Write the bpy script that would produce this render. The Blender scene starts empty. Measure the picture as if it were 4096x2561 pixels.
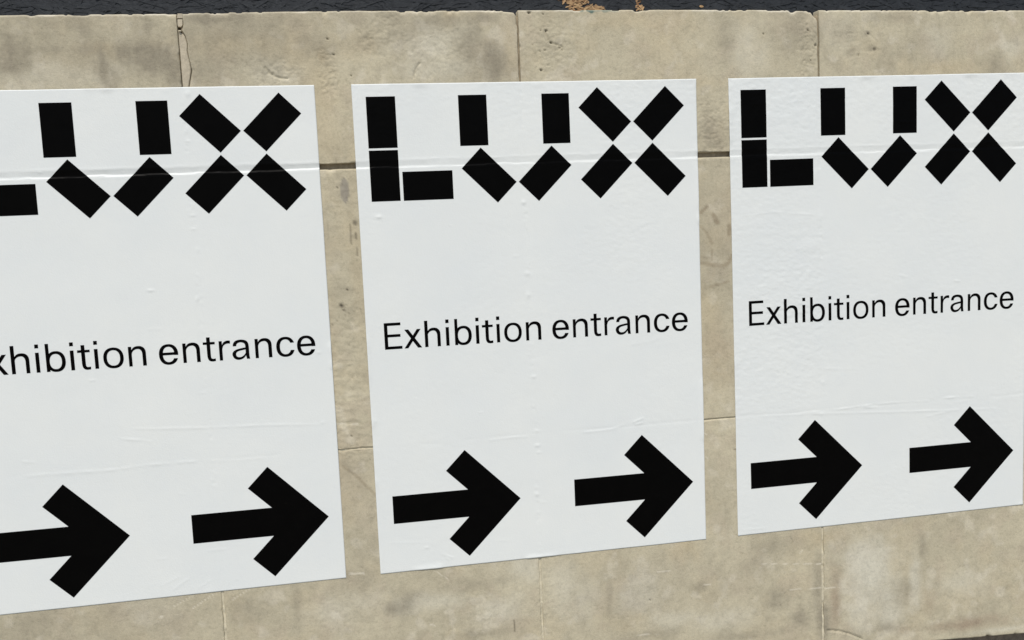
import bpy, bmesh, math, random
import numpy as np
from mathutils import Matrix, Vector
from mathutils.geometry import delaunay_2d_cdt

# ------------------------------------------------------------------ camera, sky, sun, exposure
U = 0.1195            # metres per drawing unit (one letter bar of the posters is 1 unit long)
Z0 = 1.90             # height of the posters' upper edge above the pavement
SC = bpy.context.scene
COL = SC.collection
cam = bpy.data.cameras.new('camera'); camo = bpy.data.objects.new('camera', cam); COL.objects.link(camo)
R = ((0.98383581, 0.04339219, -0.17373604), (-0.06031474, 0.99380578, -0.09333922), (0.16860969, 0.10230931, 0.9803589))
def dirw(r): return Vector((r[0], r[2], -r[1]))          # wall axes (along, down, into wall) -> world
ax, ay, az = dirw(R[0]), -dirw(R[1]), -dirw(R[2])
M = Matrix((ax, ay, az)).transposed().to_4x4()
M.translation = Vector((-0.14632821*U, -18.18810309*U, Z0-2.9109386*U))
camo.matrix_world = M
cam.sensor_fit = 'HORIZONTAL'; cam.sensor_width = 36.0; cam.lens = 3597.63/4096*36.0
cam.clip_start = 0.05; cam.clip_end = 500
SC.camera = camo

SUN_EL, SUN_AZ = math.radians(57), math.radians(-14)      # azimuth from the wall's outward normal, minus = from the left
world = bpy.data.worlds.new('World'); SC.world = world; world.use_nodes = True
wn = world.node_tree.nodes; wl = world.node_tree.links
sky = wn.new('ShaderNodeTexSky'); sky.sky_type = 'NISHITA'; sky.sun_disc = False
sd = Vector((math.sin(SUN_AZ)*math.cos(SUN_EL), -math.cos(SUN_AZ)*math.cos(SUN_EL), math.sin(SUN_EL)))   # towards the sun
sky.sun_elevation = SUN_EL; sky.sun_rotation = math.atan2(sd.x, sd.y)
sky.air_density = 1.0; sky.dust_density = 1.5
wl.new(sky.outputs['Color'], wn['Background'].inputs['Color']); wn['Background'].inputs['Strength'].default_value = 0.10
sun = bpy.data.lights.new('sun', 'SUN'); sun.energy = 3.4; sun.angle = math.radians(0.7); sun.color = (1.0, 0.955, 0.89)
suno = bpy.data.objects.new('sun', sun); COL.objects.link(suno)
suno.rotation_euler = (-sd).to_track_quat('-Z', 'Y').to_euler(); suno.location = (0, -3, 6)
SC.view_settings.view_transform = 'Standard'; SC.view_settings.look = 'None'
SC.view_settings.exposure = -0.02; SC.view_settings.gamma = 1.0; SC.view_settings.use_curve_mapping = False

rng = np.random.RandomState(7); random.seed(7)

# ------------------------------------------------------------------ noise
def _tab(seed): return np.random.RandomState(seed).rand(256, 256)
_T = {}
def vn(x, y, seed=0):
    t = _T.setdefault(seed, _tab(seed)); xi = np.floor(x).astype(int); yi = np.floor(y).astype(int)
    fx = x-xi; fy = y-yi; fx = fx*fx*fx*(fx*(fx*6-15)+10); fy = fy*fy*fy*(fy*(fy*6-15)+10)
    a = t[xi & 255, yi & 255]; b = t[(xi+1) & 255, yi & 255]; c = t[xi & 255, (yi+1) & 255]; d = t[(xi+1) & 255, (yi+1) & 255]
    return (a*(1-fx)+b*fx)*(1-fy)+(c*(1-fx)+d*fx)*fy
def fbm(x, y, seed=0, o=4, g=.5):
    x = np.asarray(x, float); y = np.asarray(y, float)
    s = 0; a = 1; n = 0
    for k in range(o):
        c, sn = math.cos(k*.7+.3), math.sin(k*.7+.3)
        s = s+a*vn((x*c-y*sn)*2**k+17*k, (x*sn+y*c)*2**k+31*k, seed+k); n += a; a *= g
    return s/n
def sm(a, b, x):
    t = np.clip((x-a)/(b-a), 0, 1); return t*t*(3-2*t)
def segd(u, v, pts):
    d = np.full(u.shape, 1e9); T = np.zeros(u.shape); n = len(pts)-1
    for i in range(n):
        (x0, y0), (x1, y1) = pts[i], pts[i+1]; dx, dy = x1-x0, y1-y0
        t = np.clip(((u-x0)*dx+(v-y0)*dy)/(dx*dx+dy*dy+1e-12), 0, 1)
        e = np.hypot(u-x0-t*dx, v-y0-t*dy); m = e < d; d[m] = e[m]; T[m] = (i+t[m])/n
    return d, T

# ------------------------------------------------------------------ materials
def mat(name):
    m = bpy.data.materials.new(name); m.use_nodes = True
    return m, m.node_tree.nodes, m.node_tree.links, m.node_tree.nodes['Principled BSDF']
def setin(b, **k):
    for n, v in k.items():
        b.inputs[n.replace('_', ' ')].default_value = v
def noise(N, L, co, scale, detail=4, rough=.55, dist=0):
    n = N.new('ShaderNodeTexNoise'); n.inputs['Scale'].default_value = scale; n.inputs['Detail'].default_value = detail
    n.inputs['Roughness'].default_value = rough; n.inputs['Distortion'].default_value = dist
    L.new(co, n.inputs['Vector']); return n.outputs['Fac']
def ramp(N, L, fac, *st):
    r = N.new('ShaderNodeValToRGB'); e = r.color_ramp.elements
    while len(e) < len(st): e.new(.5)
    for i, (p, c) in enumerate(st): e[i].position = p; e[i].color = (c, c, c, 1) if isinstance(c, (int, float)) else (*c, 1)
    L.new(fac, r.inputs['Fac']); return r.outputs['Color']
def mixc(N, L, f, a, b, mode='MIX'):
    n = N.new('ShaderNodeMix'); n.data_type = 'RGBA'; n.blend_type = mode
    for s, v in ((0, f), (6, a), (7, b)):
        if isinstance(v, (int, float)): n.inputs[s].default_value = v
        elif isinstance(v, tuple): n.inputs[s].default_value = (*v, 1)
        else: L.new(v, n.inputs[s])
    return n.outputs[2]
def math_(N, L, op, a, b=0.0):
    n = N.new('ShaderNodeMath'); n.operation = op
    for i, v in enumerate((a, b)):
        if isinstance(v, (int, float)): n.inputs[i].default_value = v
        else: L.new(v, n.inputs[i])
    return n.outputs[0]
def bump(N, L, b, h, strength, dist):
    n = N.new('ShaderNodeBump'); n.inputs['Strength'].default_value = strength; n.inputs['Distance'].default_value = dist
    L.new(h, n.inputs['Height']); L.new(n.outputs['Normal'], b.inputs['Normal'])
def wpos(N): return N.new('ShaderNodeNewGeometry').outputs['Position']

def stone_material():
    m, N, L, b = mat('weathered_limestone'); co = wpos(N)
    tint = N.new('ShaderNodeAttribute'); tint.attribute_name = 'tint'
    c = tint.outputs['Color']
    f1 = noise(N, L, co, 140, 5, .65)
    f2 = noise(N, L, co, 520, 3, .6)
    f3 = noise(N, L, co, 38, 6, .65, .4)
    c = mixc(N, L, 1.0, c, ramp(N, L, f3, (.30, .86), (.5, 1.0), (.72, 1.06)), 'MULTIPLY')
    c = mixc(N, L, 1.0, c, ramp(N, L, f1, (.28, .84), (.46, 1.0), (.75, 1.06)), 'MULTIPLY')
    c = mixc(N, L, 1.0, c, ramp(N, L, f2, (.25, .87), (.5, 1.0), (.8, 1.08)), 'MULTIPLY')
    L.new(c, b.inputs['Base Color']); setin(b, Roughness=.88, Specular_IOR_Level=.22)
    h = math_(N, L, 'ADD', math_(N, L, 'MULTIPLY', f1, .7), math_(N, L, 'MULTIPLY', f2, .35))
    bump(N, L, b, h, .8, .0014)
    return m
STONE = stone_material()
def plain_stone(name, col, var=.2, scale=60):
    m, N, L, b = mat(name); co = wpos(N)
    c = mixc(N, L, 1.0, col, ramp(N, L, noise(N, L, co, scale, 6, .65), (.3, 1-var), (.7, 1+var)), 'MULTIPLY')
    L.new(c, b.inputs['Base Color']); setin(b, Roughness=.92, Specular_IOR_Level=.2)
    bump(N, L, b, noise(N, L, co, 220, 5, .7), .6, .0015)
    return m
MORTAR_PALE = plain_stone('pale_lime_mortar', (.56, .51, .38), .22, 90)
MORTAR_DARK = plain_stone('dark_raked_mortar', (.30, .25, .175), .3, 80)
PATCH = plain_stone('pinkish_repair_mortar', (.475, .42, .315), .14, 110)
PLINTH = plain_stone('dark_plinth_stone', (.20, .165, .13), .3, 50)  # one dark brown tone for the whole plinth course

def paper_material():
    m, N, L, b = mat('satin_white_paper'); co = wpos(N)
    f = noise(N, L, co, 3.2, 6, .62); g = noise(N, L, co, 260, 3, .6)
    c = mixc(N, L, 1.0, PAPER_COL, ramp(N, L, f, (.3, (.955, .965, .98)), (.7, (1.015, 1.01, 1.0))), 'MULTIPLY')
    L.new(c, b.inputs['Base Color']); setin(b, Roughness=.55, Specular_IOR_Level=.28)
    bump(N, L, b, math_(N, L, 'ADD', g, math_(N, L, 'MULTIPLY', noise(N, L, co, 70, 5, .65), .8)), .30, .0008)
    return m
PAPER_COL = (.735, .758, .735)
PAPER = paper_material()
def ink_material(name, col, r):
    m, N, L, b = mat(name); co = wpos(N)
    c = mixc(N, L, 1.0, col, ramp(N, L, noise(N, L, co, 30, 4, .6), (.3, .8), (.7, 1.2)), 'MULTIPLY')
    L.new(c, b.inputs['Base Color']); setin(b, Roughness=r, Specular_IOR_Level=.04)
    bump(N, L, b, noise(N, L, co, 90, 4, .6), .12, .0008)
    return m
INK = ink_material('black_printing_ink', (.0014, .0013, .0012), .4)

def board_material():
    m, N, L, b = mat('charcoal_painted_chipboard'); co = wpos(N)
    f = noise(N, L, co, 45, 6, .65, .8)
    c = mixc(N, L, ramp(N, L, f, (.35, 0), (.7, 1)), (.011, .0135, .0165), (.026, .030, .035))
    L.new(c, b.inputs['Base Color']); setin(b, Roughness=.6, Specular_IOR_Level=.35)
    bump(N, L, b, noise(N, L, co, 160, 5, .65), .6, .002)
    return m
BOARD = board_material()
def wood_material():
    m, N, L, b = mat('bare_wood_strands'); co = wpos(N)
    oi = N.new('ShaderNodeAttribute'); oi.attribute_name = 'shade'
    c = mixc(N, L, oi.outputs['Fac'], (.24, .125, .055), (.50, .33, .17))
    f = noise(N, L, co, 120, 5, .7, 1.5)
    c = mixc(N, L, 1.0, c, ramp(N, L, f, (.3, .6), (.6, 1.0)), 'MULTIPLY')
    L.new(c, b.inputs['Base Color']); setin(b, Roughness=.8); return m
WOOD = wood_material()
def pavement_material():
    m, N, L, b = mat('grey_concrete_paving'); co = wpos(N)
    br = N.new('ShaderNodeTexBrick'); L.new(co, br.inputs['Vector']); br.inputs['Scale'].default_value = 1.0
    br.inputs['Brick Width'].default_value = .6; br.inputs['Row Height'].default_value = .6; br.inputs['Mortar Size'].default_value = .006
    br.inputs['Color1'].default_value = (.30, .29, .27, 1); br.inputs['Color2'].default_value = (.36, .35, .32, 1); br.inputs['Mortar'].default_value = (.13, .12, .11, 1)
    c = mixc(N, L, 1.0, br.outputs['Color'], ramp(N, L, noise(N, L, co, 14, 7, .65), (.3, .75), (.7, 1.12)), 'MULTIPLY')
    L.new(c, b.inputs['Base Color']); setin(b, Roughness=.9)
    bump(N, L, b, noise(N, L, co, 200, 4, .6), .4, .002); return m
PAVE = pavement_material()

# ------------------------------------------------------------------ mesh helpers
def mesh_obj(name, V, F, material, root=None, smooth=True, kind=None):
    me = bpy.data.meshes.new(name)
    V = np.asarray(V, float)
    me.from_pydata(V.tolist(), [], F.tolist() if hasattr(F, 'tolist') else F)
    if material: me.materials.append(material)
    if smooth: me.polygons.foreach_set('use_smooth', [True]*len(me.polygons))
    me.update()
    o = bpy.data.objects.new(name, me); COL.objects.link(o)
    if root is not None: o.parent = root; o.location = -Vector(root['_abs'])
    if kind: o['kind'] = kind
    return o
def thing(name, loc, label, cat, group=None):
    o = bpy.data.objects.new(name, None); COL.objects.link(o); o.location = loc; o['_abs'] = loc
    o.empty_display_size = .1
    o['label'] = label; o['category'] = cat
    if group: o['group'] = group
    return o
def box(x0, x1, y0, y1, z0, z1):
    V = [(x, y, z) for x in (x0, x1) for y in (y0, y1) for z in (z0, z1)]
    F = [(0, 1, 3, 2), (4, 6, 7, 5), (0, 4, 5, 1), (2, 3, 7, 6), (0, 2, 6, 4), (1, 5, 7, 3)]
    return V, F
def gridF(nr, nc, off=0):
    i = np.arange(nr-1)[:, None]*nc+np.arange(nc-1)[None, :]+off
    return np.stack([i, i+nc, i+nc+1, i+1], -1).reshape(-1, 4)

# ------------------------------------------------------------------ what the weather left on the stone (wall coordinates: along, down)
# (centre, half width, half height, strength)
SOOT = [((-4.861, -0.747),1.6,.55,.30),((-2.069, -1.000),1.2,.38,.34),((-2.518, -0.494),.5,.4,.3),((1.017, -1.171),1.3,.2,.25),((-5.497, 10.330),2.2,.4,.25),((6.063, 10.890),1.6,.7,.14),((-5.382, -1.200),.7,.2,.35),((-4.827, -1.130),.2,.25,.40),((-3.708, -1.124),.1,.14,.5),((-5.209, -0.727),1.3,.10,.42),((-6.084, -0.758),.25,.3,.42),((-6.215, -0.491),.28,.22,.5),
 ((-4.606, -0.404),.16,.3,.5),((-4.430, -0.150),.13,.3,.36),((-4.133, -0.535),.22,.25,.5),((-3.512, -0.505),.45,.27,.75),((-3.310, -0.226),.2,.25,.55),((-3.878, -0.395),.2,.2,.4),
 ((-2.461, -1.256),.5,.12,.55),((-2.001, -1.300),.25,.12,.45),((-1.363, -1.182),.3,.14,.3),((-0.735, -0.756),.22,.2,.45),((-0.455, -0.683),.2,.2,.35),((-2.812, -0.219),.2,.2,.35),
 ((-1.872, -0.533),.5,.25,.22),((-2.909, -0.729),.3,.4,.25),((0.876, -1.267),.3,.12,.4),((1.704, -1.192),.5,.15,.42),((2.655, -1.285),.25,.1,.45),((2.427, -0.729),.2,.32,.5),((2.840, -0.384),.2,.3,.65),((2.702, -0.141),.35,.2,.45),
 ((0.413, -0.794),.6,.15,.3),((9.323, -0.929),.3,.42,.35),((7.751, -0.837),.25,.32,.3),((10.471, -0.921),.3,.2,.28),((11.112, -0.603),.10,.06,.6),((10.995, -0.918),.06,.05,.5),((10.585, -0.503),.1,.06,.4),((14.071, -0.144),.22,.22,.4),((11.525, -1.230),.5,.1,.3),((12.060, -0.541),.3,.25,.2),
 ((-6.765, 10.175),.8,.3,.32),((-2.689, 10.306),.35,.25,.35),((-1.703, 10.317),.08,.5,.32),((0.304, 10.661),.25,.12,.5),((0.570, 10.530),.2,.15,.35),((1.947, 10.309),.5,.12,.3),((-0.378, 10.044),.3,.2,.25),
 ((4.868, 11.034),.08,.6,.32),((6.927, 10.989),.2,.1,.42),((8.691, 11.424),.25,.2,.42),((9.228, 11.957),.2,.15,.55),((9.838, 12.090),.14,.42,.6),((9.723, 11.192),.10,.5,.4),((8.708, 10.266),.45,.2,.3),((12.340, 10.653),.08,.26,.45),
 ((11.772, 11.724),.3,.25,.3),((8.166, 10.669),.3,.2,.25),((11.393, 12.459),.3,.12,.4),((5.747, 11.936),.6,.1,.3),((1.892, 11.456),.4,.08,.35),((8.080, 12.227),.6,.08,.35),
 ((7.432, 1.161),.25,.55,.42),((7.267, 3.570),.4,.3,.2),((7.424, 4.111),.4,.25,.22),((-0.560, 4.044),.25,.12,.2),((-0.465, 2.516),.3,.4,.15),((-0.287, 9.363),.3,.5,.2),((7.376, 9.048),.3,.6,.15)]
OCHRE = [((-4.557, -0.721),.3,.09,.9),((-4.349, -0.583),.2,.08,.6),((-3.583, -0.735),.2,.12,.4),((-2.406, -0.771),.4,.2,.65),((-1.574, -0.810),.3,.2,.45),((-1.020, -0.712),.25,.2,.5),((0.267, -0.772),.3,.2,.5),
 ((-0.509, -0.589),.08,.12,.9),((2.006, -1.287),.1,.1,.7),((5.594, -1.201),.9,.2,.55),((6.387, -0.897),.6,.3,.4),((11.169, 0.110),.5,.1,.5),((12.966, -0.131),.8,.16,.6),((-0.541, 0.672),.3,1.0,.45),((0.097, 1.267),.2,.6,.5),
 ((9.915, 10.162),.6,.16,.5),((6.488, 10.030),.3,.25,.8),((5.188, 11.582),.5,.2,.35),((-3.229, -0.686),.1,.4,.35),((3.181, -0.625),.1,.4,.4),((-0.859, 5.683),.2,2.2,.45),((-0.118, 3.222),.12,1.5,.4),((7.282, 5.449),.3,1.0,.45),((-1.039, -0.430),.2,.12,.4),((6.633, 0.066),1.2,.08,.4)]
BROWN = [((10.150, 11.477),.12,.5,.85),((10.115, 12.005),.14,.4,.5),((13.644, 12.613),.65,.13,1.0),((12.927, 12.617),.5,.1,.6),((11.836, 12.574),.2,.1,.5),((12.537, 12.055),.15,.25,.35),((7.789, 2.850),.4,.8,.30),((7.503, 5.735),.3,.5,.3),((-0.509, 8.025),.4,.6,.28),((2.759, 11.341),.3,.2,.35),((11.821, -1.255),.25,.1,.3),((-0.750, 3.192),.25,.4,.2)]
PALE = [((11.519, 12.114),.25,.5,.55),((10.767, 11.905),.2,.5,.5),((13.373, 11.607),.5,.25,.35),((5.547, 11.001),.4,.35,.4),((3.830, 10.523),.25,.5,.4),((6.330, 11.664),.5,.15,.4),((-4.547, 10.136),.5,.3,.2),((1.683, -0.784),.6,.3,.45),((1.956, -0.298),.6,.2,.3),((-1.520, -0.248),.4,.2,.3),((-5.467, -0.256),.9,.2,.35),((8.302, -0.577),.3,.5,.4),((10.297, -0.922),.3,.3,.3),((12.660, -0.695),.25,.3,.25),((14.500, -0.572),.2,.2,.4),((-1.021, 10.611),.4,.3,.35),((0.878, 10.621),.7,.15,.45),
 ((2.451, 10.972),.4,.25,.4),((11.019, 11.102),.5,.75,.8),((12.152, 11.468),.12,.4,.6),((2.975, 10.095),.3,.35,.5),((-0.248, 10.434),.3,.2,.3),((4.367, 10.976),.3,.4,.3),((7.495, 11.805),.5,.2,.35),((14.372, 12.887),.6,.05,.5),((1.457, -0.256),.4,.15,.3)]
# strokes: (points, half width, strength, tapered)
STROKES = [([(7.139, 2.776),(7.282, 2.645)],.05,.75,0),([(7.424, 2.835),(7.499, 2.986)],.06,.8,0),([(7.768, 3.061),(7.764, 3.252)],.05,.75,0),([(7.133, 3.066),(7.247, 3.192),(7.334, 3.334),(7.371, 3.431)],.036,.5,0),
 ([(7.368, 3.580),(7.364, 3.776)],.036,.5,0),([(7.129, 3.722),(7.364, 3.766)],.05,.35,0),([(7.137, 3.840),(7.333, 3.887),(7.598, 3.927),(7.729, 3.880),(7.823, 3.724)],.056,.6,0),([(7.323, 4.357),(7.721, 4.266)],.036,.55,0),([(7.142, 4.384),(7.323, 4.351)],.04,.25,0),
 ([(-0.617, 7.578),(-0.379, 7.787),(-0.036, 8.201)],.036,.45,0)]
GREYLEAF = [([(-0.241, 1.801),(-0.252, 2.289)],.085,.8,1)]
DIRT = [([(-0.090, 2.664),(-0.082, 2.694)],.05,1,0),([(-0.181, 2.730),(-0.183, 3.085)],.02,.7,0),([(-0.079, 2.897),(-0.079, 2.981)],.028,.9,0),([(-0.066, 3.174),(-0.076, 3.338)],.014,.7,0),([(-0.625, 2.603),(-0.633, 2.956)],.012,.5,0),([(-0.450, 4.315),(-0.431, 4.331)],.045,1,0),([(-0.402, 4.413),(-0.393, 4.424)],.03,1,0),
 ([(-0.323, 4.002),(-0.318, 4.007)],.025,.9,0),([(-0.365, 5.100),(-0.361, 5.115)],.03,.8,0),([(-0.697, 4.356),(-0.466, 4.344),(-0.326, 4.297)],.008,.5,0),([(-0.679, 4.692),(-0.480, 4.564),(-0.307, 4.464),(-0.031, 4.395)],.008,.6,0),
 ([(-0.089, 7.480),(-0.079, 7.476)],.02,1,0),([(-0.369, 9.715),(-0.363, 9.710)],.02,.9,0),([(7.434, 7.961),(7.440, 7.962)],.016,.8,0),([(7.787, 7.947),(7.863, 7.948)],.018,.9,0),([(2.747, 11.229),(2.747, 11.479)],.014,.9,0),([(4.931, 9.987),(4.929, 10.043)],.012,.8,0),([(4.851, 11.524),(4.964, 11.521)],.010,.7,0),
 ([(9.070, 10.045),(9.141, 10.168)],.012,.6,0),([(-3.133, 10.725),(-3.157, 10.858)],.013,.9,0)]
PITS = [((3.605, -1.355),.035,.006),((3.886, -1.330),.02,.004),((3.939, -1.001),.028,.006),((4.033, -0.765),.024,.005),((3.832, -1.012),.02,.003),((3.898, -0.618),.018,.004),((4.210, -0.665),.022,.004),((3.805, -0.225),.03,.005),((4.575, -0.662),.016,.004),((3.645, -0.719),.015,.003),((3.794, -0.595),.016,.003),((3.963, -0.312),.016,.003),((4.261, -0.625),.014,.003),
 ((9.631, -0.978),.022,.006),((8.610, -0.907),.02,.004),((9.794, -0.666),.035,.004),((9.682, -0.356),.02,.004),((-0.396, -0.872),.018,.005),((-0.296, -0.573),.02,.004),((0.014, -0.170),.018,.004),((-0.573, 1.926),.018,.004),((-0.435, 1.882),.014,.005),((-0.383, 1.972),.02,.003),((-0.450, 4.315),.04,.004),((-0.402, 4.413),.028,.003),((-0.323, 4.002),.022,.003),
 ((11.025, -0.902),.03,.003),((11.170, -0.571),.05,.002),((10.789, -0.448),.022,.003),((5.770, 11.140),.02,.003),((8.827, 11.633),.02,.003),((3.376, 10.915),.02,.004),((-0.322, 5.772),.02,.004),((-0.420, 6.970),.02,.003)]
ROUGH = [((-1.378, -0.269),.38,.22,1.0),((-0.461, -0.589),.12,.14,1.2),((-0.416, -0.185),.16,.42,1.0),((0.727, -1.196),.28,.2,.8),((0.347, -0.890),.18,.2,.8),((0.995, -0.790),.6,.3,.55),((1.973, -0.637),.7,.5,.5),((4.001, -0.617),.45,.7,.6),((9.631, -0.460),.17,.75,1.2),((10.585, -0.555),.35,.3,.5),((11.112, -0.603),.16,.1,.8),
 ((-0.677, 6.307),.6,1.3,1.0),((-0.441, 2.126),.45,.6,.7),((-0.307, 4.710),.5,.8,.6),((7.434, 1.058),.4,.7,.8),((-1.181, 10.752),1.2,.4,.4),((8.988, 11.810),.7,.4,.4),((3.487, 10.872),.25,.6,.5),((12.411, 12.524),1.0,.25,.5),((-2.247, -0.444),.7,.3,.3),((1.929, 10.690),.8,.6,.35)]
# pale tool scratches
SCRATCH = [([(-0.701, 6.699),(-0.270, 6.724)],.016),([(-0.645, 9.833),(-0.332, 9.858)],.022),([(5.970, 10.528),(6.457, 10.548)],.012),([(8.387, 10.612),(9.861, 10.774)],.010),([(9.497, 11.313),(10.194, 11.369)],.013),([(5.445, 11.904),(5.977, 11.942)],.012),([(6.812, 10.919),(7.219, 10.954)],.008),
 ([(9.367, 10.395),(9.306, 10.475)],.018),([(6.952, 7.438),(7.177, 7.578)],.016),([(7.155, 8.076),(7.177, 8.111)],.016),([(-4.121, 10.135),(-3.674, 9.903)],.008),([(-3.745, 10.206),(-3.292, 9.932)],.008),([(-3.017, 10.136),(-2.612, 9.921)],.008),([(1.096, 9.942),(1.424, 10.206)],.009),([(-4.372, 10.312),(-4.323, 10.292)],.03),([(0.967, 11.111),(1.049, 11.143)],.016),([(9.723, 11.280),(9.055, 11.291)],.008)]
GROOVES = [([(1.228, -0.114),(1.287, -0.306),(1.366, -0.392)],.018,.003),([(1.280, -0.161),(1.321, -0.282)],.012,.002),([(-1.607, -0.343),(-1.522, -0.224),(-1.386, -0.152),(-1.200, -0.130)],.03,.003),([(-0.237, -0.064),(-0.257, 0.103)],.012,.002),([(-0.087, -0.085),(-0.062, 0.058)],.012,.002),
 ([(-4.121, 10.135),(-3.674, 9.903)],.010,.001),([(-3.745, 10.206),(-3.292, 9.932)],.010,.001),([(-3.017, 10.136),(-2.612, 9.921)],.010,.001),([(1.096, 9.942),(1.424, 10.206)],.010,.001),([(-0.701, 6.684),(-0.269, 6.709)],.012,.0015),
 ([(9.959, 12.354),(10.236, 12.400),(10.515, 12.506),(10.826, 12.665)],.022,.004),([(3.912, -0.962),(4.007, -0.765),(4.263, -0.689),(4.271, -0.615)],.016,.0025),([(10.529, -0.911),(10.820, -0.898)],.012,.001),([(10.966, -0.939),(11.230, -0.733)],.014,.0012),([(11.418, -0.495),(11.406, -0.363)],.010,.001),([(0.830, -1.315),(1.017, -1.181)],.012,.001),([(0.727, -1.196),(0.876, -1.267)],.012,.001),([(10.920, 3.742),(10.926, 3.747)],.01,.0001)]

def blobs(u, v, L, wob=.9):
    n1 = fbm(u*2.3, v*2.3, 11, 5, .6)-.5; n2 = fbm(u*2.3+40, v*2.3+9, 23, 5, .6)-.5
    out = np.zeros(u.shape)
    for (cx, cy), rx, ry, s in L:
        if cx+3*rx < u.min() or cx-3*rx > u.max() or cy+3*ry < v.min() or cy-3*ry > v.max(): continue
        d = np.hypot((u-cx)/rx+n1*wob*1.6, (v-cy)/ry+n2*wob*1.6)
        out = np.maximum(out, s*np.exp(-(d*.80)**2.4)) + 0.25*np.minimum(out, s*np.exp(-(d*.80)**2.4))
    return np.clip(out, 0, 1)
def strokes(u, v, L, hard=.5, wob=.35):
    out = np.zeros(u.shape); n = (fbm(u*9, v*9, 31, 3)-.5)
    for pts, w, s, tp in L:
        xs = [p[0] for p in pts]; ys = [p[1] for p in pts]
        if max(xs)+.3 < u.min() or min(xs)-.3 > u.max() or max(ys)+.3 < v.min() or min(ys)-.3 > v.max(): continue
        d, T = segd(u, v, pts); ww = w*(1+wob*2*n)
        if tp: ww = ww*np.sqrt(np.clip(1-(2*T-1)**2, 0, 1))+1e-3
        out = np.maximum(out, s*(1-sm(ww*hard, ww*1.15, d)))
    return out

def relief(u, v):
    """depth in metres, positive = into the wall"""
    r = .0012*fbm(u*.8, v*.8, 3, 3) + .00024*fbm(u*6, v*6, 5, 4) + .00022*fbm(u*20, v*20, 6, 2)
    ro = blobs(u, v, ROUGH, .6)
    rid = np.abs(fbm(u*7, v*8.5, 9, 4, .6)-.5)*2
    r = r+ro*(.0017*sm(.04, .30, .30-rid)+.0011*fbm(u*17, v*19, 12, 4, .6))
    gen = sm(.70, .80, fbm(u*6, v*6, 51, 2))*.00035*(.3+fbm(u*1.2, v*1.2, 52, 2))
    r = r+gen
    for (cx, cy), rad, dep in PITS:
        if cx < u.min()-.2 or cx > u.max()+.2 or cy < v.min()-.2 or cy > v.max()+.2: continue
        d = np.hypot(u-cx, (v-cy)*1.1)*(1+.6*(fbm(u*20, v*20, 14, 2)-.5)); r = r+dep*(1-sm(rad*.45, rad*1.2, d))
    for pts, w, dep in GROOVES:
        d, T = segd(u, v, pts); r = r+dep*(1-sm(w*.2, w*1.3, d))
    return r

def tint(u, v, seed):
    n = fbm(u*.55, v*.55, 61, 4); n2 = fbm(u*2.2, v*2.2, 71, 5, .6); n3 = fbm(u*5.5, v*5.0, 81, 4, .6)
    rr = np.random.RandomState(seed)
    base = np.array(STONE_COL)*(1+.03*(rr.rand()-.5))
    c = np.ones(u.shape+(3,))*base
    def lay(c, f, col): return c*(1-f[..., None])+np.array(col)*f[..., None]
    c = c*(1+.20*(n-.5)+.22*(n2-.5))[..., None]
    c = lay(c, .42*sm(.52, .74, fbm(u*1.5+7, v*1.5+3, 91, 4)), (.505, .438, .300))            # yellow iron bloom
    c = lay(c, .38*sm(.55, .76, fbm(u*1.9+70, v*1.9+3, 95, 4)), (.455, .392, .29))           # pinkish
    c = lay(c, (.34-.14*sm(2, 9, v))*sm(.54, .78, fbm(u*1.7+20, v*1.2+3, 101, 5, .6)), (.335, .295, .215))  # patchy soot
    c = lay(c, .45*sm(.6, .8, fbm(u*3.3+20, v*3.3+60, 111, 4)), (.62, .57, .45))           # paler scour
    c = lay(c, .95*blobs(u, v, PALE), (.625, .60, .495))
    c = lay(c, .75*blobs(u, v, OCHRE), (.50, .415, .265))
    c = lay(c, .75*blobs(u, v, BROWN), (.315, .245, .175))
    drip = fbm(u*6.5, v*.9, 121, 4)
    so = blobs(u, v, SOOT)*(.35+.8*n3+.75*drip)
    c = lay(c, np.clip(1.15*so, 0, .9), (.275, .245, .182))
    c = lay(c, .75*strokes(u, v, STROKES), (.235, .185, .12))
    c = lay(c, .85*strokes(u, v, GREYLEAF, .8, .15), (.235, .215, .185))
    c = lay(c, .70*strokes(u, v, DIRT, .15, .8), (.10, .085, .06))
    for (cx, cy), rad, dep in PITS:
        d = np.hypot(u-cx, v-cy); c = lay(c, .75*(1-sm(rad*.3, rad*1.1, d)), (.11, .095, .07))  # pit darkening: dirt plus shade put into the colour
    c = lay(c, .6*strokes(u, v, [(a, b, 1, 0) for a, b in SCRATCH], .5, .6), (.70, .65, .53))
    teal = strokes(u, v, [([(4.509, -1.406),(4.560, -1.397)],.05,1,0),([(4.644, -1.396),(4.716, -1.391)],.05,.9,0),([(4.821, -1.401),(4.894, -1.391)],.05,1,0),([(4.926, -1.401),(5.094, -1.405)],.03,.6,0),([(5.135, -1.395),(5.283, -1.400)],.04,.7,0),([(5.282, -1.385),(5.441, -1.390)],.02,.4,0)], .6, .9)
    c = lay(c, .9*teal, (.055, .125, .115))
    return np.clip(c, .01, .95)
STONE_COL = (.484, .437, .315)

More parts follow.
